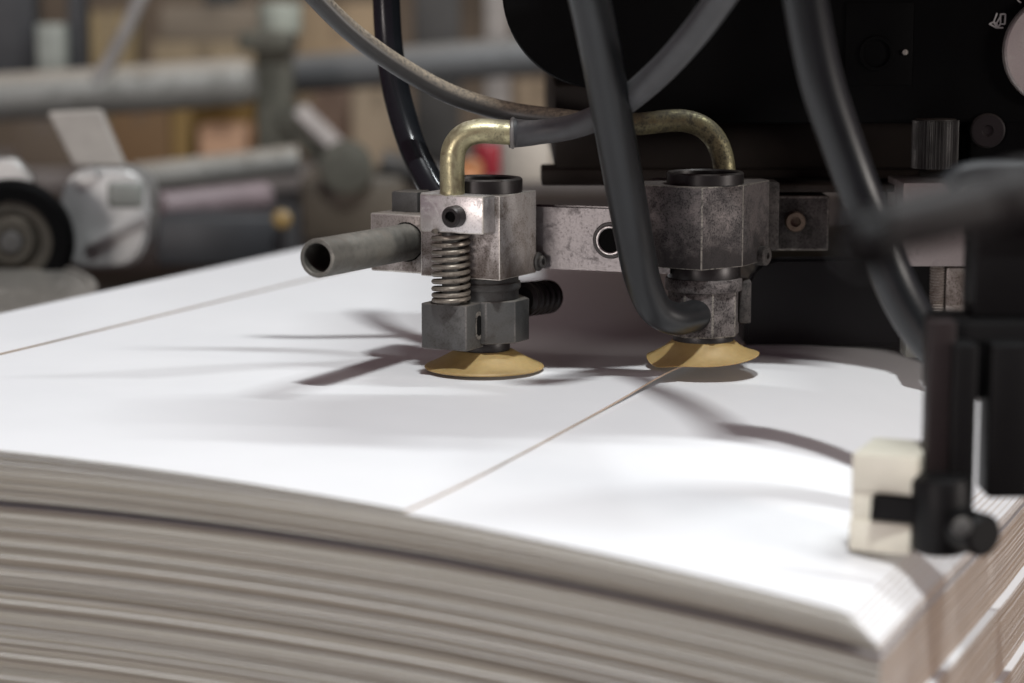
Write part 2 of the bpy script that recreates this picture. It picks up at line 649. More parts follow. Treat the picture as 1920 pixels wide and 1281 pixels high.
# spring
zs0, zs1 = zp(573, -16), zp(438, -16)
sx = H(-3.0, -17.2)
mb = MB()
turns, N = 10.5, 10.5 * 26
pts = []
for i in range(int(N) + 1):
    t_ = i / N
    z_ = zs0 + 0.8 + (zs1 - zs0 - 1.0) * t_
    if t_ < 0.17:
        z_ = zs0 + 0.8 + (zs1 - zs0) * 0.13 * (t_ / 0.17)
    else:
        z_ = zs0 + 0.8 + (zs1 - zs0) * (0.13 + 0.87 * (t_ - 0.17) / 0.83)
    a = 2 * math.pi * turns * t_ + 0.6
    pts.append((sx.x + 5.75 * math.cos(a), sx.y + 5.75 * math.sin(a), z_))
mb.tube(pts, 0.80, seg=10, smooth=False)
mb.build('coil_spring', M['spring'], hd)
mb = MB()
mb.cyl((sx.x, sx.y, zs0 - 1), (sx.x, sx.y, zs1 + 1), 3.0)
mb.build('guide_pin', M['dark'], hd)
# stem, lower body with jaw, neck, cup
mb = MB()
mb.cyl(H(0, 0, zp(570, -11)), H(0, 0, zb0 + .5), 11.6)
mb.cyl(H(0, 0, zp(548, -11)), H(0, 0, zp(534, -11)), 12.3)
mb.build('plunger', M['dark'], hd)
oct_ = []
for i in range(8):
    a = math.pi / 8 + i * math.pi / 4
    oct_.append(H(13.2 * math.cos(a) + 1.5, 13.2 * math.sin(a) + 1.5))
zl0, zl1 = zp(648, -12), zp(566, -12)
mb = MB()
mb.prism(oct_, zl0 + .3, zl1 - .2, bevel=0.4, edge_mat=1)
mb.build('cup_holder', [M['dark'], M['darke']], hd)
mb = MB()
mb.hbox(-12.7, 4.4, -20.3, -8.5, zp(660, -20), zp(574, -20), bevel=0.45, edge_mat=1)
jaw = mb.build('clamp_jaw', [M['dark'], M['darke']], hd)
# slot with rounded rim, where the jaw meets the holder
sp_ = H(4.4, -12.0)
mb = MB()
zc = zp(611, -13)
for (s, mt, e) in ((1.0, 0, 0.25), (0.72, 1, 0.35)):
    b = bmesh.new()
    ring_ = []
    for i in range(24):
        a = 2 * math.pi * i / 24
        cz = 2.6 if math.sin(a) > 0 else -2.6
        p = sp_ + HV * (2.1 * s * math.cos(a)) + Vector((0, 0, zc + (2.1 * s * math.sin(a)) + cz * s))
        ring_.append(p)
    A = [b.verts.new(p - HU * .5) for p in ring_]
    B = [b.verts.new(p + HU * e) for p in ring_]
    b.faces.new(A[::-1])
    b.faces.new(B)
    for i in range(24):
        b.faces.new((A[i], A[(i + 1) % 24], B[(i + 1) % 24], B[i]))
    bmesh.ops.recalc_face_normals(b, faces=b.faces)
    mb._merge(b, mt)
mb.build('clamp_slot', [M['wornd'], M['hole']], jaw)
mb = MB()
mb.cyl((0, 0, 7.4), (0, 0, zl0 + 1), 8.7)
mb.build('cup_neck', M['blackmetal'], hd)
CUPP = [(7.0, 5.9), (9.4, 6.0), (10.2, 5.6), (13.0, 4.0), (16.6, 2.1), (19.2, 0.95), (20.0, 0.55), (20.2, 0.2), (20.0, -0.2), (19.4, -0.25), (16.5, 0.9), (13.0, 2.7), (10.0, 4.6), (7.0, 5.0), (7.0, 5.9)]
mb = MB()
mb.lathe(CUPP, (0, 0, 1.7), (0, 0, 1), 72)
mb.build('suction_cup', M['cup'], hd, label='flat yellow rubber cup with an even rim')
# grub screw on the right face, ribbed nipple behind
gp = H(13.0, 14.0, zp(487, 12))
mb = MB()
mb.lathe([(0, 1.2), (0.9, 1.2), (1.1, 2.2), (1.8, 2.4), (2.2, 1.9), (2.2, 0.9), (3.2, 0.6), (3.2, -2), (0, -2)], gp, HU, 24)
mb.build('grub_screw', M['dark'], hd)
na = W(978, 562, 12)
nb = W(1030, 556, 30)
nd_ = (nb - na).normalized()
nL = (nb - na).length
pr = [(0, 0), (4.6, 0)]
for i in range(5):
    h0 = i * nL / 5
    pr += [(4.6, h0 + .2), (6.0, h0 + .9), (5.9, h0 + nL / 5 - .9), (4.9, h0 + nL / 5 - .2)]
pr += [(4.4, nL + .6), (0, nL + 1)]
mb = MB()
mb.lathe(pr, na, nd_, 32)
mb.build('ribbed_nipple', M['blackmetal'], hd)
# pipe through the side block
pa, pb = W(778, 451, 14), W(594, 484.5, -47)
pd = (pb - pa).normalized()
pL = (pb - pa).length
mb = MB()
mb.lathe([(6.25, 0), (6.25, pL - .5), (6.0, pL - .1), (5.6, pL), (5.0, pL), (4.7, pL - .4), (4.7, pL - 30), (0, pL - 30)], pa, pd, 48)
mb.build('pipe_stub', M['pipe'], hd)
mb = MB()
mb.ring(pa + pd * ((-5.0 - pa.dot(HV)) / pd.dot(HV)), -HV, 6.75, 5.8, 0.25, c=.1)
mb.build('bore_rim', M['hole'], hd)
# brass elbow
eb = H(-2.8, -17.3)
Y0 = eb.y
mb = MB()
el = [Vector((eb.x, Y0, zp(369, Y0) - .5)), W(847, 340, Y0), W(848, 305, Y0), W(851, 281, Y0), W(861, 263, Y0), W(878, 251, Y0), W(902, 246, Y0), W(930, 247, Y0), W(962, 249, Y0)]
el[1].x = el[2].x = el[0].x = xp(848, Y0, 330)
mb.tube(el, 4.05, seg=28)
mb.build('brass_elbow', M['brass'], hd)

# ---------------------------------------------------------------- hoses
mb = MB()
h2 = [W(958, 249, Y0), W(975, 250, Y0), W(1010, 248, -19), W(1080, 236, -26), W(1150, 205, -42), W(1215, 155, -62), W(1275, 95, -84), W(1335, 20, -108), W(1400, -80, -135), W(1450, -180, -160)]
mb.tube(h2, 4.2, seg=28, radii=[5.0, 4.55, 4.0, 4.0, 4.2, 4.3, 4.3, 4.3, 4.3, 4.3])
o = mb.build('air_hose', M['hoseg'])
tag(o, 'grey rubber air hose pushed onto the left brass elbow, rising out of focus', 'hose', 'hoses on the suction heads')
mb = MB()
mb.ring(W(957, 249.5, Y0), W(1010, 250, Y0 - .5) - W(957, 249.5, Y0), 5.2, 3.9, 1.5, c=.5)
mb.build('hose_lip', plain('worn hose lip', (0.22, 0.21, 0.20), 0.5), o)
mb = MB()
h1 = [W(520, -90, 0), W(590, -8, 6), W(662, 62, 14), W(748, 124, 22), W(845, 177, 28), W(950, 209, 30), W(1060, 224, 23), W(1140, 232, 19), W(1210, 233, 17)]
mb.tube(h1, 3.5, seg=28)
o = mb.build('air_hose', M['hosed'])
tag(o, 'dust covered dark hose sagging from the top edge to the right brass elbow', 'hose', 'hoses on the suction heads')
mb = MB()
h4 = [W(722, -120, 60), W(724, -10, 58), W(730, 90, 56), W(745, 180, 52), W(770, 265, 46), W(800, 332, 38), W(832, 385, 30)]
mb.tube(h4, 4.9, seg=28)
o = mb.build('air_hose', M['hoseb'])
tag(o, 'glossy black hose hanging behind the left suction head', 'hose', 'hoses on the suction heads')
mb = MB()
h3 = [W(1060, -150, -95), W(1100, -20, -80), W(1126, 100, -66), W(1150, 230, -50), W(1175, 370, -38), W(1193, 470, -32), W(1208, 535, -28), W(1232, 582, -24), W(1272, 598, -18), W(1318, 586, -6)]
mb.tube(h3, 5.5, seg=32, radii=[6.3, 6.3, 6.3, 6.3, 6.3, 6.1, 5.8, 5.5, 5.3, 5.3])
o = mb.build('air_hose', M['hose'])
tag(o, 'thick black hose coming down in front and bending into the right cup holder', 'hose', 'hoses on the suction heads')
mb = MB()
h5 = [W(1490, -160, -150), W(1510, 0, -140), W(1540, 150, -132), W(1590, 300, -125), W(1640, 430, -122), W(1685, 545, -122), W(1745, 640, -124), W(1830, 720, -128)]
mb.tube(h5, 6.0, seg=32)
o = mb.build('air_hose', M['hose'])
tag(o, 'blurred thick black hose running down behind the side guide knob', 'hose', 'hoses on the suction heads')

# ---------------------------------------------------------------- right suction head
RX = xp(1322, 0, 340)
hr = thing('suction_head', 'right grime blackened suction head with curled yellow cup lifted off the sheet', 'suction head', (RX, 0, 0), 'suction heads over the stack')
poly = [(xp(1206, -6), -6), (xp(1315, -17), -17), (xp(1392, -6), -6), (xp(1440, 14), 14), (xp(1425, 24), 24), (xp(1225, 24), 24), (xp(1206, 12), 12)]
zr0, zr1 = zp(508, -17), zp(352, -17)
mb = MB()
mb.prism(poly, zr0, zr1, bevel=0.35, edge_mat=1)
mb.build('valve_block', [stained('caked block', (0.155, 0.135, 0.13), (0.014, 0.011, 0.011), zr0 + 5, zr0 + 12), M['wornd']], hr)
mb = MB()
mb.box(xp(1395, 16), xp(1459, 16), 16, 32, zp(468, 16), zp(343, 16), bevel=.4)
mb.build('side_block', M['soot'], hr)
mb = MB()
mb.ring((RX, 0, zr1 - .3), (0, 0, 1), 12.9, 11.2, zp(328, -12) - zr1 + .5, c=.5)
mb.cyl((RX, 0, zr1 - .5), (RX, 0, zr1 + .6), 11.2, bevel=0)
mb.build('collar', M['blackmetal'], hr)
mb = MB()
mb.cyl((RX, 0, zp(540, -12)), (RX, 0, zr0 + .5), 12.3)
mb.build('plunger', M['blackmetal'], hr)
o8 = [(RX + 12.4 * math.cos(a), 12.4 * math.sin(a)) for a in [0.17 + i * math.pi / 4 for i in range(8)]]
mb = MB()
mb.prism(o8, zp(636, -12), zp(548, -12), bevel=0.4, edge_mat=1)
mb.cyl((RX, 0, zp(552, -12)), (RX, 0, zp(527, -12)), 12.9, bevel=.5)
mb.build('cup_holder', [M['grime'], M['wornd']], hr)
mb = MB()
mb.box(xp(1385, 2), xp(1408, 2), -1, 8, zp(606, 0), zp(526, 0), bevel=.6)
mb.build('holder_tab', M['soot'], hr)
mb = MB()
zcn = zp(645, -9)
mb.cyl((RX, 0, zcn - 1), (RX, 0, zp(634, -12) + 1), 10.2)
mb.build('cup_neck', M['blackmetal'], hr)


def wv(t_, r):
    k = max(0, (r - 10) / 9) ** 1.4
    d = (math.degrees(t_) + 62 + 180) % 360 - 180
    return k * (0.45 * math.sin(t_) - 0.65 * math.cos(2 * t_) - 2.1 * math.exp(-(d / 26) ** 2))


CUP2 = [(7.0, 6.4), (10.0, 6.5), (10.6, 6.1), (12.4, 4.3), (14.6, 2.6), (17.0, 1.25), (18.6, 0.55), (19.0, 0.3), (18.9, 0.0), (18.2, -0.05), (16.4, 0.6), (14.0, 1.9), (11.8, 3.6), (10.0, 5.4), (7.0, 5.6), (7.0, 6.4)]
mb = MB()
mb.lathe([(r, h * 0.9) for r, h in CUP2], (RX, 0, zcn - 5.6), (0, 0, 1), 72, wave=wv)
mb.build('suction_cup', M['cup'], hr, label='yellow rubber cup with a wavy curled rim')
gp = Vector((xp(1425, 12, 470), 8, zp(478, 10)))
mb = MB()
mb.lathe([(0, 1.6), (1.0, 1.6), (1.2, 2.6), (2.6, 2.6), (3.3, 2.0), (3.5, -2), (0, -2)], gp, (0.8, -0.5, 0), 24)
mb.build('grub_screw', M['soot'], hr)
mb = MB()
YB = 17
er = [W(1359, 360, YB), W(1358, 318, YB), W(1352, 286, YB), W(1338, 257, YB), W(1315, 237, YB), W(1285, 227, YB), W(1250, 227, YB), W(1205, 232, YB), W(1150, 234, YB + 3)]
mb.tube(er, 3.8, seg=28)
mb.build('brass_elbow', M['brassd'], hr)

# ---------------------------------------------------------------- crossbar between the heads
cb = thing('crossbar', 'bright machined crossbar with a round bushing, joining the two suction heads', 'bar', W(1120, 450, 8))
a0, a1 = W(1002, 442, 16), W(1262, 452, -1)
mb = MB()
hgt = (zp(388, 16) - zp(497, 16))
a0.z = a1.z = (zp(388, 16) + zp(497, 16)) / 2
mb.bar(a0, a1, 9, hgt, bevel=0.5)
mb.build('bar_body', metal('brushed bar', (0.265, 0.25, 0.25), (0.10, 0.088, 0.084), 0.28, 0.46, 0.92, brush=(300, 300, 12), dust_amt=0.6), cb)
d_ = (a1 - a0).normalized()
nrm = Vector((d_.y, -d_.x, 0))
if nrm.y > 0:
    nrm = -nrm
q = W(1147, 450, 3)
tt = (q - a0).dot(d_)
q = a0 + d_ * tt + nrm * 4.5
mb = MB()
mb.ring(q - nrm * .5, nrm, 6.2, 4.9, 1.1)
bu = mb.build('bushing', M['blackmetal'], cb)
mb = MB()
mb.ring(q - nrm * .5, nrm, 5.0, 4.1, 1.5)
mb.build('bushing_sleeve', M['bright'], cb)
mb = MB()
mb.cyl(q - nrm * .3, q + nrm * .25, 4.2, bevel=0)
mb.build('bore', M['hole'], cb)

# ---------------------------------------------------------------- bracket behind the right head
br = thing('mounting_bracket', 'dark mounting bracket with a rusty bolt behind the right suction head', 'bracket', W(1495, 470, 40))
mb = MB()
mb.box(xp(1420, 34), xp(1551, 34), 31, 64, zp(469, 34), zp(366, 34), bevel=.8, edge_mat=1)
mb.build('bracket_body', [M['soot'], M['wornd']], br)
mb = MB()
bp = W(1490, 415, 31)
mb.lathe([(0, 1), (1.6, 1), (1.8, 3), (3.2, 3), (3.6, 2.4), (3.6, -1), (0, -1)], bp, (0, -1, 0), 24)
mb.build('bolt', metal('rusty bolt', (0.16, 0.12, 0.09), (0.06, 0.04, 0.03), 0.6), br)

# ---------------------------------------------------------------- machine housing, top right
YH = 26
mh = thing('machine_housing', 'black feeder machine housing filling the upper right with dial and knurled knob', 'machine', (150, YH, zp(345, YH)))
mb = MB()
mb.box(xp(1150, YH), 330, YH, 330, zp(232, YH), 152, bevel=1.5)
mb.build('housing_body', M['black'], mh)
brown = plain('oily brown ledge', (0.018, 0.013, 0.010), 0.6, dust=(0.05, 0.038, 0.03), spec=0.2)
mb = MB()
mb.box(xp(1040, 70), 330, 70, 330, zp(322, 70), zp(160, 70), bevel=1.0)
mb.build('lower_panel', brown, mh)
mb = MB()
mb.box(xp(1015, 62), xp(1720, 62), 62, 90, zp(348, 62), zp(318, 62), bevel=.8)
mb.box(xp(1390, 30), xp(1690, 30), 30, 62.5, zp(361, 30), zp(347, 30), bevel=.6)
mb.build('ledge', brown, mh)
dc = W(1125, -18, 16)
mb = MB()
mb.cyl(dc, dc + Vector((0, 130, 0)), 33, bevel=2.0, seg=72)
mb.build('motor_drum', M['black'], mh)
# shallow cover plate with rounded corner and a boss
mb = MB()
mb.box(xp(1575, YH), xp(1700, YH), YH - 0.7, YH + .5, zp(160, YH), zp(4, YH), bevel=.3)
cv = mb.build('cover_plate', M['black'], mh)
bc = W(1643, 100, YH - .7)
mb = MB()
mb.ring(bc, (0, -1, 0), 6.0, 4.6, 0.7, c=.2)
mb.build('cover_boss', M['black'], cv)
mb = MB()
mb.cyl(W(1697, 98, YH - .5), W(1697, 98, YH - 1.6), 1.0, seg=12)  # small white dot on the cover
mb.build('white_dot', plain('white dot', (0.3, 0.28, 0.25), 0.6), cv)
# knurled knob
mb = MB()
kc = W(1759, 318, 13)
b = bmesh.new()
kz1 = zp(228, 13)
ring_ = []
for i in range(120):
    a = 2 * math.pi * i / 120
    r = 7.6 + 0.32 * math.cos(a * 40)
    ring_.append((kc.x + r * math.cos(a), kc.y + 7 + r * math.sin(a)))
b.free()
mb.prism(ring_, kc.z, kz1, bevel=0)
mb.cyl((kc.x, kc.y + 7, kz1 - .1), (kc.x, kc.y + 7, kz1 + .5), 7.0)
mb.build('knurled_knob', metal('knurled steel', (0.022, 0.021, 0.020), (0.012, 0.011, 0.01), 0.5, 0.45, 0.6), mh)
# dial
dl = W(1983, 95, YH)
mb = MB()
mb.lathe([(0, 4.0), (9.6, 4.0), (9.8, 3.4), (10.3, 3.4), (10.5, 4.0), (18.2, 4.0), (18.9, 3.3), (19.0, -0.3)], dl, (0, -1, 0), 72)
mb.build('dial', metal('satin dial', (0.52, 0.48, 0.46), (0.2, 0.17, 0.15), 0.3, 0.45, 0.7), mh)
mb = MB()
mb.box(xp(1812, YH), 330, YH + .4, 80, zp(338, YH), zp(225, YH) - .4, bevel=1.0)
mb.build('lower_plate', M['black'], mh)
mb = MB()
mb.box(188, 330, 50, 330, FLOOR_Z, zp(330, 70), bevel=1.0)  # unseen leg added to keep the right lamp from under the housing
mb.build('light_blocking_leg', M['black'], mh)
mb = MB()
sd = W(1851, 245, YH)
mb.lathe([(0, .6), (1.6, .6), (2.0, 1.5), (5.4, 1.5), (6.0, 1.0), (6.0, -.2)], sd, (0, -1, 0), 32)
mb.build('washer', M['blackmetal'], mh)
# line emblem and scale mark beside the dial
ink = plain('white print', (0.42, 0.41, 0.40), 0.6, var=0.1)


def stroke(mb, A, B, w=0.45):
    mb.bar(W(*A, YH - 0.15), W(*B, YH - 0.15), w, w, bevel=0)


mb = MB()
S = lambda x, y: (1660 + x / 3.558, y / 3.558)
for A, B in [((745, 88), (722, 150)), ((693, 160), (724, 147)), ((724, 147), (746, 160)), ((746, 160), (742, 186)), ((742, 186), (693, 160)), ((740, 158), (772, 103)),
             ((768, 95), (801, 95)), ((801, 95), (797, 161)), ((797, 161), (768, 161)), ((768, 161), (768, 95)), ((768, 161), (748, 185)), ((744, 186), (786, 186)), ((724, 150), (744, 184)), ((880, 0), (905, 20))]:
    stroke(mb, S(*A), S(*B))
mb.build('emblem', ink, mh)

mb = MB()
mb.box(20, 66, -86, -22, 172, 204, bevel=2)
mb.box(8, 21, -66, -30, 174, 202, bevel=2)
mb.box(65, 112, -72, 2, 176, 203, bevel=2)
mb.box(111, 330, -63, 2, 177, 202, bevel=2)
mb.box(150, 330, 1, 200, 150, 200, bevel=2)
mb.build('shadow_casting_boxes', M['black'], mh)  # unseen boxes added overhead, shaped for the shadows they cast on the sheets

# ---------------------------------------------------------------- valve with pale block and threaded rod at right
vg = thing('height_adjuster', 'pale metal adjuster block with threaded rod under the black housing', 'adjuster', W(1785, 600, 12))
mb = MB()
mb.box(xp(1690, 12), xp(1882, 12), 12, 44, zp(500, 12), zp(343, 12), bevel=.5)
mb.build('adjuster_block', metal('pale plate', (0.23, 0.20, 0.195), (0.11, 0.09, 0.09), 0.25, 0.5, 0.5), vg)
mb = MB()
rc = W(1758, 500, 22)
pr = [(0, 0)]
zt, zb_ = zp(496, 22), zp(640, 22)
n_ = 26
Lr = zt - zb_
for i in range(n_):
    h0 = i * Lr / n_
    pr += [(2.3, h0), (2.75, h0 + Lr / n_ * .5)]
pr += [(2.3, Lr), (0, Lr)]
mb.lathe(pr, (rc.x, rc.y, zb_), (0, 0, 1), 24)
mb.build('threaded_rod', M['steel'], vg)
mb = MB()
mb.box(xp(1775, 20), xp(1885, 20), 20, 40, zp(640, 20), zp(502, 20), bevel=.8)
mb.build('lower_block', M['steel'], vg)
mb = MB()
mb.box(xp(1702, 14), xp(1748, 14), 14, 26, zp(671, 14), zp(592, 14), bevel=.6)
mb.build('foot', M['pipe'], vg)

# ---------------------------------------------------------------- side guide, out of focus in the right foreground
YG = -180
sg = thing('side_guide', 'blurred black side guide with cream block standing on the right edge of the stack', 'side guide', W(1720, 1040, YG))
G = lambda px, py, Y=YG: W(px, py, Y)
p = G(1597, 850)
zt = p.z
zf = zp(1033, YG)


def guv(p0, u, v):
    q = Vector(p0) + SU * u + SV * v
    return (q.x, q.y)


mb = MB()
mb.prism([guv(p, 0, 0), guv(p, 17, 0), guv(p, 17, 24), guv(p, 0, 24)], zp(922, YG), zt, bevel=0.8)
mb.prism([guv(p, 0, .6), guv(p, 6, .6), guv(p, 6, 24), guv(p, 0, 24)], zp(975, YG), zp(921, YG), bevel=0.3)
mb.prism([guv(p, -0.4, 0), guv(p, 16, 0), guv(p, 16, 24), guv(p, -0.4, 24)], zf, zp(974, YG), bevel=0.8)
mb.build('cream_block', M['shell'], sg)
blk = plain('black painted guide', (0.005, 0.0048, 0.005), 0.5, spec=0.2)
mau = plain('brown black post', (0.024, 0.017, 0.017), 0.5, spec=0.25)
mb = MB()
mb.bar(G(1640, 948, YG - 2), G(1790, 962, YG - 6), 6, 4.6, bevel=.8)
mb.build('fork_arm', blk, sg)
mb = MB()
mb.cyl(G(1765, 1035, YG - 6), G(1765, 890, YG - 6), 7.6, bevel=2)
mb.lathe([(0, 0), (4, 0), (5.5, 1), (5.5, 9), (4.5, 10), (0, 10)], G(1800, 990, YG - 12), (0.45, -0.85, 0), 32)
mb.build('clamp_body', blk, sg)
mb = MB()
mb.cyl(G(1800, 990, YG - 22), G(1806, 986, YG - 26), 2.3)
mb.build('clamp_bolt', M['dark'], sg)
mb = MB()
mb.box(xp(1740, YG - 2, 760), xp(1790, YG - 2, 760), YG - 2, YG + 6, zp(960, YG), zp(600, YG), bevel=.8)
mb.build('guide_post', mau, sg)
mb = MB()
mb.box(xp(1786, YG - 6, 760), xp(1832, YG - 6, 760), YG - 6, YG + 8, zp(1000, YG), zp(640, YG), bevel=.8)
mb.build('guide_post', blk, sg)
mb = MB()
mb.box(xp(1857, YG - 6, 760), xp(1935, YG - 6, 760), YG - 6, YG + 8, zp(925, YG), zp(640, YG), bevel=.8)
mb.build('guide_post', blk, sg)
YC = -176
mb = MB()
mb.box(xp(1757, YC, 660), xp(2110, YC, 660), YC, YC + 22, zp(752, YC), zp(600, YC), bevel=2.0)
mb.build('slide_block', blk, sg)
mb = MB()
mb.box(xp(1832, YC, 460), xp(2110, YC, 460), YC + 3, YC + 18, zp(601, YC), zp(330, YC), bevel=1.5)
mb.build('column', blk, sg)
mb = MB()
for px in (1795, 1885):
    mb.lathe([(0, 1), (1.4, 1), (1.6, 2.4), (3.0, 2.4), (3.4, 1.8), (3.4, -1), (0, -1)], W(px, 672, YC), (0, -1, 0), 24)
mb.build('cap_screws', M['blackmetal'], sg)
mb = MB()
YL = -372
mb.tube([W(2060, 400, YC + 8), W(2075, 385, YC - 60), W(2055, 365, YL + 60), G(1930, 355, YL + 14), G(1840, 382, YL + 8), G(1740, 408, YL + 3), G(1650, 428, YL)], 4.9, seg=28)
mb.build('lever', plain('grey lever', (0.022, 0.020, 0.0195), 0.55, spec=0.25), sg)
mb = MB()
mb.lathe([(0, -6), (3.0, -5.4), (4.9, -3.5), (5.6, 0), (4.9, 3.5), (3.0, 5.4), (0, 6)], G(1630, 452, YL), (-1, -0.2, -0.25), 32)
mb.build('lever_knob', blk, sg)
mb = MB()
mb.tube([G(1775, 345, YC - 4), G(1805, 325, YC - 4), G(1860, 318, YC - 4), G(1940, 318, YC - 4), G(2000, 322, YC - 4)], 2.6, seg=20)
mb.build('top_arm', plain('grey arm', (0.018, 0.020, 0.022), 0.45, spec=0.3), sg)

def plate_xz(pts, y0, y1, bevel=1.0):
    """prism whose outline stands upright, facing the front"""
    b = bmesh.new()
    A = [b.verts.new((q.x, y0, q.z)) for q in pts]
    B = [b.verts.new((q.x, y1, q.z)) for q in pts]
    n = len(pts)
    b.faces.new(A)
    b.faces.new(B[::-1])
    for i in range(n):
        b.faces.new((A[i], B[i], B[(i + 1) % n], A[(i + 1) % n]))
    bmesh.ops.recalc_face_normals(b, faces=b.faces)
    if bevel:
        bmesh.ops.bevel(b, geom=b.edges[:], offset=bevel, segments=3, affect='EDGES', clamp_overlap=True)
    m = MB()
    m._merge(b)
    return m


YA = 64
pts = [(1394, 652), (1394, 575), (1399, 535), (1410, 508), (1428, 491), (1455, 483), (1800, 479), (1830, 479), (1830, 652)]
plate_xz([W(px, py, YA) for px, py in pts], YA, YA + 110, 1.5).build('dark_filler_box', plain('black filler box', (0.006, 0.006, 0.0065), 0.35, spec=0.35), mh)  # black box added to fill the dark area fading into shadow here

# ---------------------------------------------------------------- out of focus background, left
YW = 300
wh = thing('press_wheel', 'black rubber press wheel with worn metal hub turning beside the stack', 'wheel', W(25, 560, YW))
wc = W(22, 452, YW)
ax = Vector((0.18, -1, 0.05))
mb = MB()
mb.lathe([(19.0, -8), (25.7, -8), (28.5, -5.6), (29.3, 0), (28.5, 5.6), (25.7, 8), (19, 8), (18.4, 0), (19, -8)], wc, ax, 56)
mb.build('rubber_tyre', M['black'], wh)
mb = MB()
mb.lathe([(0, 5.6), (6, 5.6), (6, 8.4), (9.8, 8.4), (10.3, 5.6), (13.4, 3.4), (14, 6.1), (19, 6.1), (19.2, -4), (0, -4)], wc, ax, 48)
hub = mb.build('wheel_hub', metal('brown hub', (0.06, 0.054, 0.043), (0.03, 0.027, 0.021), 0.5, 0.5, 0.6), wh)
mb = MB()
mb.cyl(wc + ax.normalized() * 3, wc + ax.normalized() * 10, 5.1)
mb.build('axle_bolt', M['dark'], wh)
# disc-like shoe under the wheel
mb = MB()
mb.lathe([(0, 1.0), (45.5, 1.0), (46, 2.2), (48.6, 2.2), (50, 1.2), (49.2, 0), (0, 0)], W(-26, 541, 262), (0.06, -0.14, 1), 72)
o = mb.build('metal_dish', metal('satin shoe', (0.50, 0.48, 0.44), (0.16, 0.145, 0.13), 0.3, 0.3, 0.95, dust_amt=0.3))
tag(o, 'round metal dish with a shiny rim under the rubber wheel', 'dish')
# pale cast bracket behind the wheel
wb = thing('wheel_bracket', 'pale ribbed cast bracket behind the rubber wheel', 'bracket', W(200, 520, 345))
pale = plain('pale cast metal', (0.55, 0.56, 0.55), 0.33, 0.6, var=0.4, scale=30)
sheetm = plain('pale sheet metal', (0.38, 0.355, 0.32), 0.5, var=0.25)
Yb = 342
ol0 = plain('grey recess shade', (0.22, 0.23, 0.21), 0.5)
P2 = lambda px, py, Y=Yb: W(px, py, Y)


plate_xz([P2(90, 210), P2(190, 205), P2(235, 310), P2(140, 310)], Yb - 3, Yb + 5).build('bracket_arm', sheetm, wb)
cc, crx, crz = P2(200, 408), 21.8, 24.6
outl = []
for i in range(36):
    a_ = 2 * math.pi * i / 36
    ca, sa = math.cos(a_), math.sin(a_)
    n_ = 3.2
    r_ = (abs(ca) ** n_ + abs(sa) ** n_) ** (-1 / n_)
    outl.append(Vector((cc.x + crx * r_ * ca + 2.0 * sa, 0, cc.z + crz * r_ * sa)))
plate_xz(outl, Yb - 8, Yb + 26, 3.0).build('bracket_casting', pale, wb, smooth=70)
mb = MB()
mb.bar(P2(160, 462, Yb - 10), P2(286, 396, Yb - 9), 9, 7, bevel=3)
mb.build('cast_rib', pale, wb, smooth=70)
mb = MB()
mb.bar(P2(140, 335, Yb - 9), P2(190, 322, Yb - 9), 9, 6, bevel=2.5)
mb.build('cast_rib', pale, wb, smooth=70)
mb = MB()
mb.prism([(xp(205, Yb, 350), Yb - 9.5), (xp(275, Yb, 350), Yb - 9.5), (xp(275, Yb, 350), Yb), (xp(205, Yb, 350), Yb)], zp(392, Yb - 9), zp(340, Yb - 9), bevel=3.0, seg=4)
mb.build('recess_shade_block', ol0, wb, smooth=70)  # raised grey block, its darker colour stands for shade in a recess
plate_xz([P2(-40, 300), P2(30, 296), P2(66, 335), P2(60, 345), P2(-40, 345)], Yb - 4, Yb + 6).build('cover_tab', pale, wb)

YP = 780                          # the frame and the hall behind stand this far back
bgm = metal('galvanised tube', (0.26, 0.265, 0.25), (0.10, 0.098, 0.086), 0.4, 0.5, 0.35, dust=(0.36, 0.31, 0.25), dust_amt=1.0, blotch=60)
mb = MB()
pa, pb = W(-140, 192, YP), W(480, 152, YP)
L = (pb - pa).length
mb.lathe([(0, 0), (16.2, 0), (16.2, L - 14), (15.4, L - 7), (13, L - 2.5), (8, L), (0, L)], pa, pb - pa, 40)
o = mb.build('guide_rail', bgm)
tag(o, 'thick grey round rail with rounded end crossing above the rubber wheel', 'rail', 'rails of the frame behind')
mb = MB()
mb.cyl(W(548, 140, YP + 130), W(1150, 92, YP + 90), 14)
o = mb.build('guide_rail', metal('bluish tube', (0.15, 0.16, 0.165), (0.10, 0.105, 0.105), 0.4, 0.5, 0.4, dust=(0.28, 0.25, 0.21)))
tag(o, 'bluish grey rail running from the upright clamp to the black drum', 'rail', 'rails of the frame behind')
mb = MB()
mb.cyl(W(255, 335, YP - 30), W(560, 300, YP - 15), 10)
o = mb.build('guide_rail', bgm)
tag(o, 'lower grey rail level with the pale bracket, below the orange cartons', 'rail', 'rails of the frame behind')
uc = thing('upright_clamp', 'dark upright clamp post with slanted foot at the end of the thick rail', 'clamp', W(520, 300, YP + 30))
ol = metal('olive post', (0.10, 0.10, 0.08), (0.06, 0.055, 0.045), 0.5, 0.6, 0.3)
mb = MB()
Y1 = YP + 32
mb.box(xp(478, Y1, 150), xp(546, Y1, 150), Y1, Y1 + 26, zp(310, Y1), zp(82, Y1), bevel=3)
mb.build('clamp_post', ol, uc)
mb = MB()
Y1 = YP + 20
mb.box(xp(446, Y1, 80), xp(548, Y1, 80), Y1, Y1 + 46, zp(96, Y1), zp(58, Y1), bevel=3)
mb.build('clamp_head', ol, uc)
mb = MB()
mb.bar(W(540, 210, YP + 34), W(652, 335, YP + 34), 17, 18, bevel=1.5)
mb.build('slanted_strut', ol, uc)
mb = MB()
mb.bar(W(560, 203, YP + 22), W(650, 292, YP + 22), 11, 11, bevel=1.5)
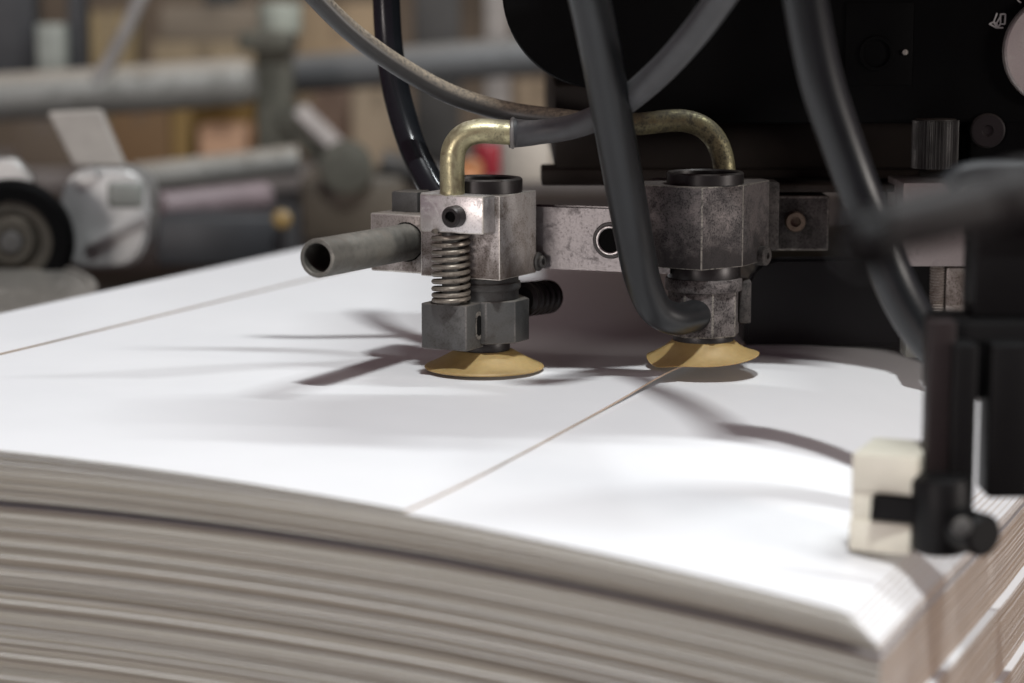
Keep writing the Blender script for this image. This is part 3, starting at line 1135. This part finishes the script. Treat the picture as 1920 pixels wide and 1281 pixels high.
mb.build('pale_strip', plain('pale strip', (0.48, 0.45, 0.43), 0.5), uc)
mb = MB()
mb.cyl(W(525, 62, YP + 42), W(525, 6, YP + 42), 15)
mb.build('clamp_cap', plain('pale green cap', (0.34, 0.37, 0.32), 0.5), uc)
mb = MB()
mb.tube([W(300, -60, YP - 14), W(262, 0, YP - 14), W(235, 60, YP - 14), W(205, 115, YP - 12), W(182, 150, YP - 12)], 4.6, seg=20)
o = mb.build('cable', plain('grey cable', (0.32, 0.31, 0.30), 0.5))
tag(o, 'thin pale grey cable rising from the thick rail to the top edge', 'cable')


def upright(px0, px1, py0, py1, Y, mat, lab, cat='post', name='frame_post', d=28, grp='posts of the frame behind'):
    mb = MB()
    mb.box(xp(px0, Y, py0), xp(px1, Y, py0), Y, Y + d, zp(py1, Y), zp(py0, Y), bevel=2)
    o = mb.build(name, mat)
    tag(o, lab, cat, grp)
    return o


dk = plain('dark blue grey frame', (0.035, 0.038, 0.042), 0.5)
upright(-60, 60, -120, 180, 860, dk, 'wide dark post at the top left corner behind the thick rail')
upright(120, 152, -120, 180, 865, dk, 'narrow dark post just right of the pale one above the thick rail')
upright(66, 118, 45, 170, 850, plain('pale grey green post', (0.28, 0.30, 0.27), 0.5), 'pale grey green post standing on the thick rail between dark ones')
upright(775, 862, -120, 350, 1000, plain('charcoal upright', (0.045, 0.043, 0.04), 0.6), 'charcoal upright behind the black hose and the bluish rail')
upright(908, 955, -120, 350, 1060, plain('pale upright', (0.30, 0.275, 0.255), 0.6), 'pale upright left of the black drum')
upright(380, 440, -120, 10, 1000, dk, 'dark beam end hanging at the top edge left of the pale green cap', 'beam', 'frame_beam', 28, None)

# bench with cartons
YBN = 1120
ZB = zp(312, 1170)
bn = thing('workbench', 'dark workbench carrying the cartons, far out of focus behind the press', 'workbench', (-150, YBN, FLOOR_Z))
mb = MB()
mb.box(-560, 330, YBN, YBN + 260, ZB - 16, ZB, bevel=1.5)
mb.build('bench_top', plain('grey bench edge', (0.20, 0.18, 0.17), 0.6), bn)
for x in (-540, -200, 290):
    mb = MB()
    mb.box(x, x + 30, YBN + 20, YBN + 50, FLOOR_Z, ZB - 16.2, bevel=1.5)
    mb.build('leg', dk, bn)


def carton(px0, px1, py0, py1, row, col, lab):
    Y = 1140 + row * 52
    d = 46
    x0, x1 = xp(px0, Y, py0), xp(px1, Y, py0)
    z0 = ZB + .3 if py1 is None else zp(py1, Y)
    z1 = zp(py0, Y)
    t_ = thing('carton', lab, 'carton', ((x0 + x1) / 2, Y, z0), 'cartons on the bench behind')
    col = tuple(0.72 * c for c in col)
    mb = MB()
    mb.box(x0, x1, Y, Y + d, z0, z1, bevel=2)
    mb.build('carton_body', plain('carton ' + lab[:14], col, 0.8, var=0.3, scale=14), t_)
    mb = MB()
    xm = (x0 + x1) / 2
    w = (x1 - x0) * 0.08
    mb.box(xm - w, xm + w, Y - .6, Y + d * .9, z1 - (z1 - z0) * .25, z1 + .6, bevel=0)
    mb.build('packing_tape', plain('tape ' + lab[:14], tuple(c * 0.85 for c in col), 0.4), t_)
    return t_


carton(205, 318, 205, None, 0, (0.20, 0.115, 0.05), 'brown carton under the thick rail, right of the pale bracket arm')
carton(320, 352, 185, None, 0, (0.30, 0.19, 0.06), 'narrow amber brown carton between the brown and the salmon one')
carton(372, 462, 236, None, 0, (0.62, 0.38, 0.24), 'salmon coloured carton below the thick rail, the larger of two')
carton(475, 540, 228, None, 0, (0.52, 0.28, 0.12), 'small orange carton against the upright clamp')
carton(355, 470, 140, None, 1, (0.26, 0.15, 0.03), 'dark amber carton showing above the salmon one')
carton(155, 250, 22, None, 2, (0.33, 0.25, 0.13), 'sand coloured carton behind the pale cable')
carton(285, 480, 78, None, 2, (0.38, 0.30, 0.19), 'long tan carton just above the rounded rail end')
carton(300, 490, 10, 78.6, 2, (0.30, 0.25, 0.19), 'long taupe carton on top of the tan one, left of the clamp cap')
carton(555, 712, 5, None, 2, (0.42, 0.31, 0.19), 'tall tan carton at the top behind the dusty hose')
carton(585, 655, 165, None, 1, (0.24, 0.155, 0.11), 'reddish brown carton right of the pale slanted strip')
carton(658, 758, 170, None, 0, (0.42, 0.33, 0.23), 'light tan carton behind the glossy black hose')
carton(770, 862, 215, None, 0, (0.46, 0.37, 0.29), 'beige carton behind the left brass elbow')
carton(965, 1060, 150, None, 1, (0.36, 0.27, 0.18), 'brown carton left of the lower housing panel')
carton(25, 135, 225, None, 0, (0.14, 0.105, 0.075), 'dark brown carton behind the rubber wheel')
# cream box, red and orange caps beside the elbow
Y1 = 640
mb = MB()
mb.box(xp(945, Y1, 290), xp(1035, Y1, 290), Y1, Y1 + 30, zp(342, Y1), zp(242, Y1), bevel=2)
o = mb.build('junction_box', plain('cream box', (0.50, 0.46, 0.40), 0.5))
tag(o, 'cream junction box seen under the left hose beside the housing', 'box')
mb = MB()
rc = W(914, 330, 620)
mb.lathe([(0, 0), (8, 0), (8.3, 1), (8, 18), (6.5, 20), (0, 20)], (rc.x, rc.y, rc.z), (0, 0, 1), 32)
o = mb.build('bottle_cap', plain('red cap', (0.36, 0.02, 0.035), 0.4))
tag(o, 'red round cap seen through the left brass elbow', 'cap')
mb = MB()
mb.lathe([(0, 0.8), (4, 0.8), (6, 1.8), (7.2, 1.4), (7.4, -4), (0, -4)], W(884, 318, 590), (0, -1, 0.1), 32)
o = mb.build('round_button', plain('orange button', (0.55, 0.24, 0.10), 0.4))
tag(o, 'orange round button beside the red cap above the left collar', 'button')
# low machinery just past the stack's far left edge
mb = MB()
Y1 = 560
mb.box(xp(290, Y1, 420), xp(520, Y1, 420), Y1, Y1 + 50, zp(500, Y1), zp(405, Y1), bevel=4)
o = mb.build('drive_box', dk)
tag(o, 'low black drive box past the stack, under the lower rail', 'box')
mb = MB()
mb.cyl(W(300, 388, 600), W(500, 368, 640), 9)
o = mb.build('roller', plain('mauve roller', (0.26, 0.21, 0.22), 0.5))
tag(o, 'mauve grey roller lying above the low black drive box', 'roller')
mb = MB()
mb.lathe([(0, 0), (5, 0), (5.5, 1), (5.5, 4), (4, 5), (0, 5)], W(530, 412, 550), (0, -1, 0.2), 28)
o = mb.build('knob', plain('amber knob', (0.35, 0.23, 0.08), 0.4))
tag(o, 'small amber knob beside the black drive box', 'knob')
gb = thing('gearbox', 'dark olive gearbox behind the pipe stub and the left suction head', 'gearbox', W(660, 440, 700))
Y1 = 700
mb = MB()
mb.box(xp(560, Y1, 380), xp(765, Y1, 380), Y1, Y1 + 80, zp(460, Y1), zp(325, Y1), bevel=8)
mb.build('gearbox_body', plain('olive brown casting', (0.12, 0.10, 0.075), 0.5, var=0.5, scale=30), gb)
mb = MB()
mb.cyl(W(650, 312, Y1 - 12), W(650, 312, Y1 + 20), 17)
mb.build('gearbox_cover', ol, gb)
mb = MB()
mb.cyl(W(715, 305, Y1 + 10), W(860, 345, Y1 + 10), 9)
mb.build('shaft', M['dark'], gb)
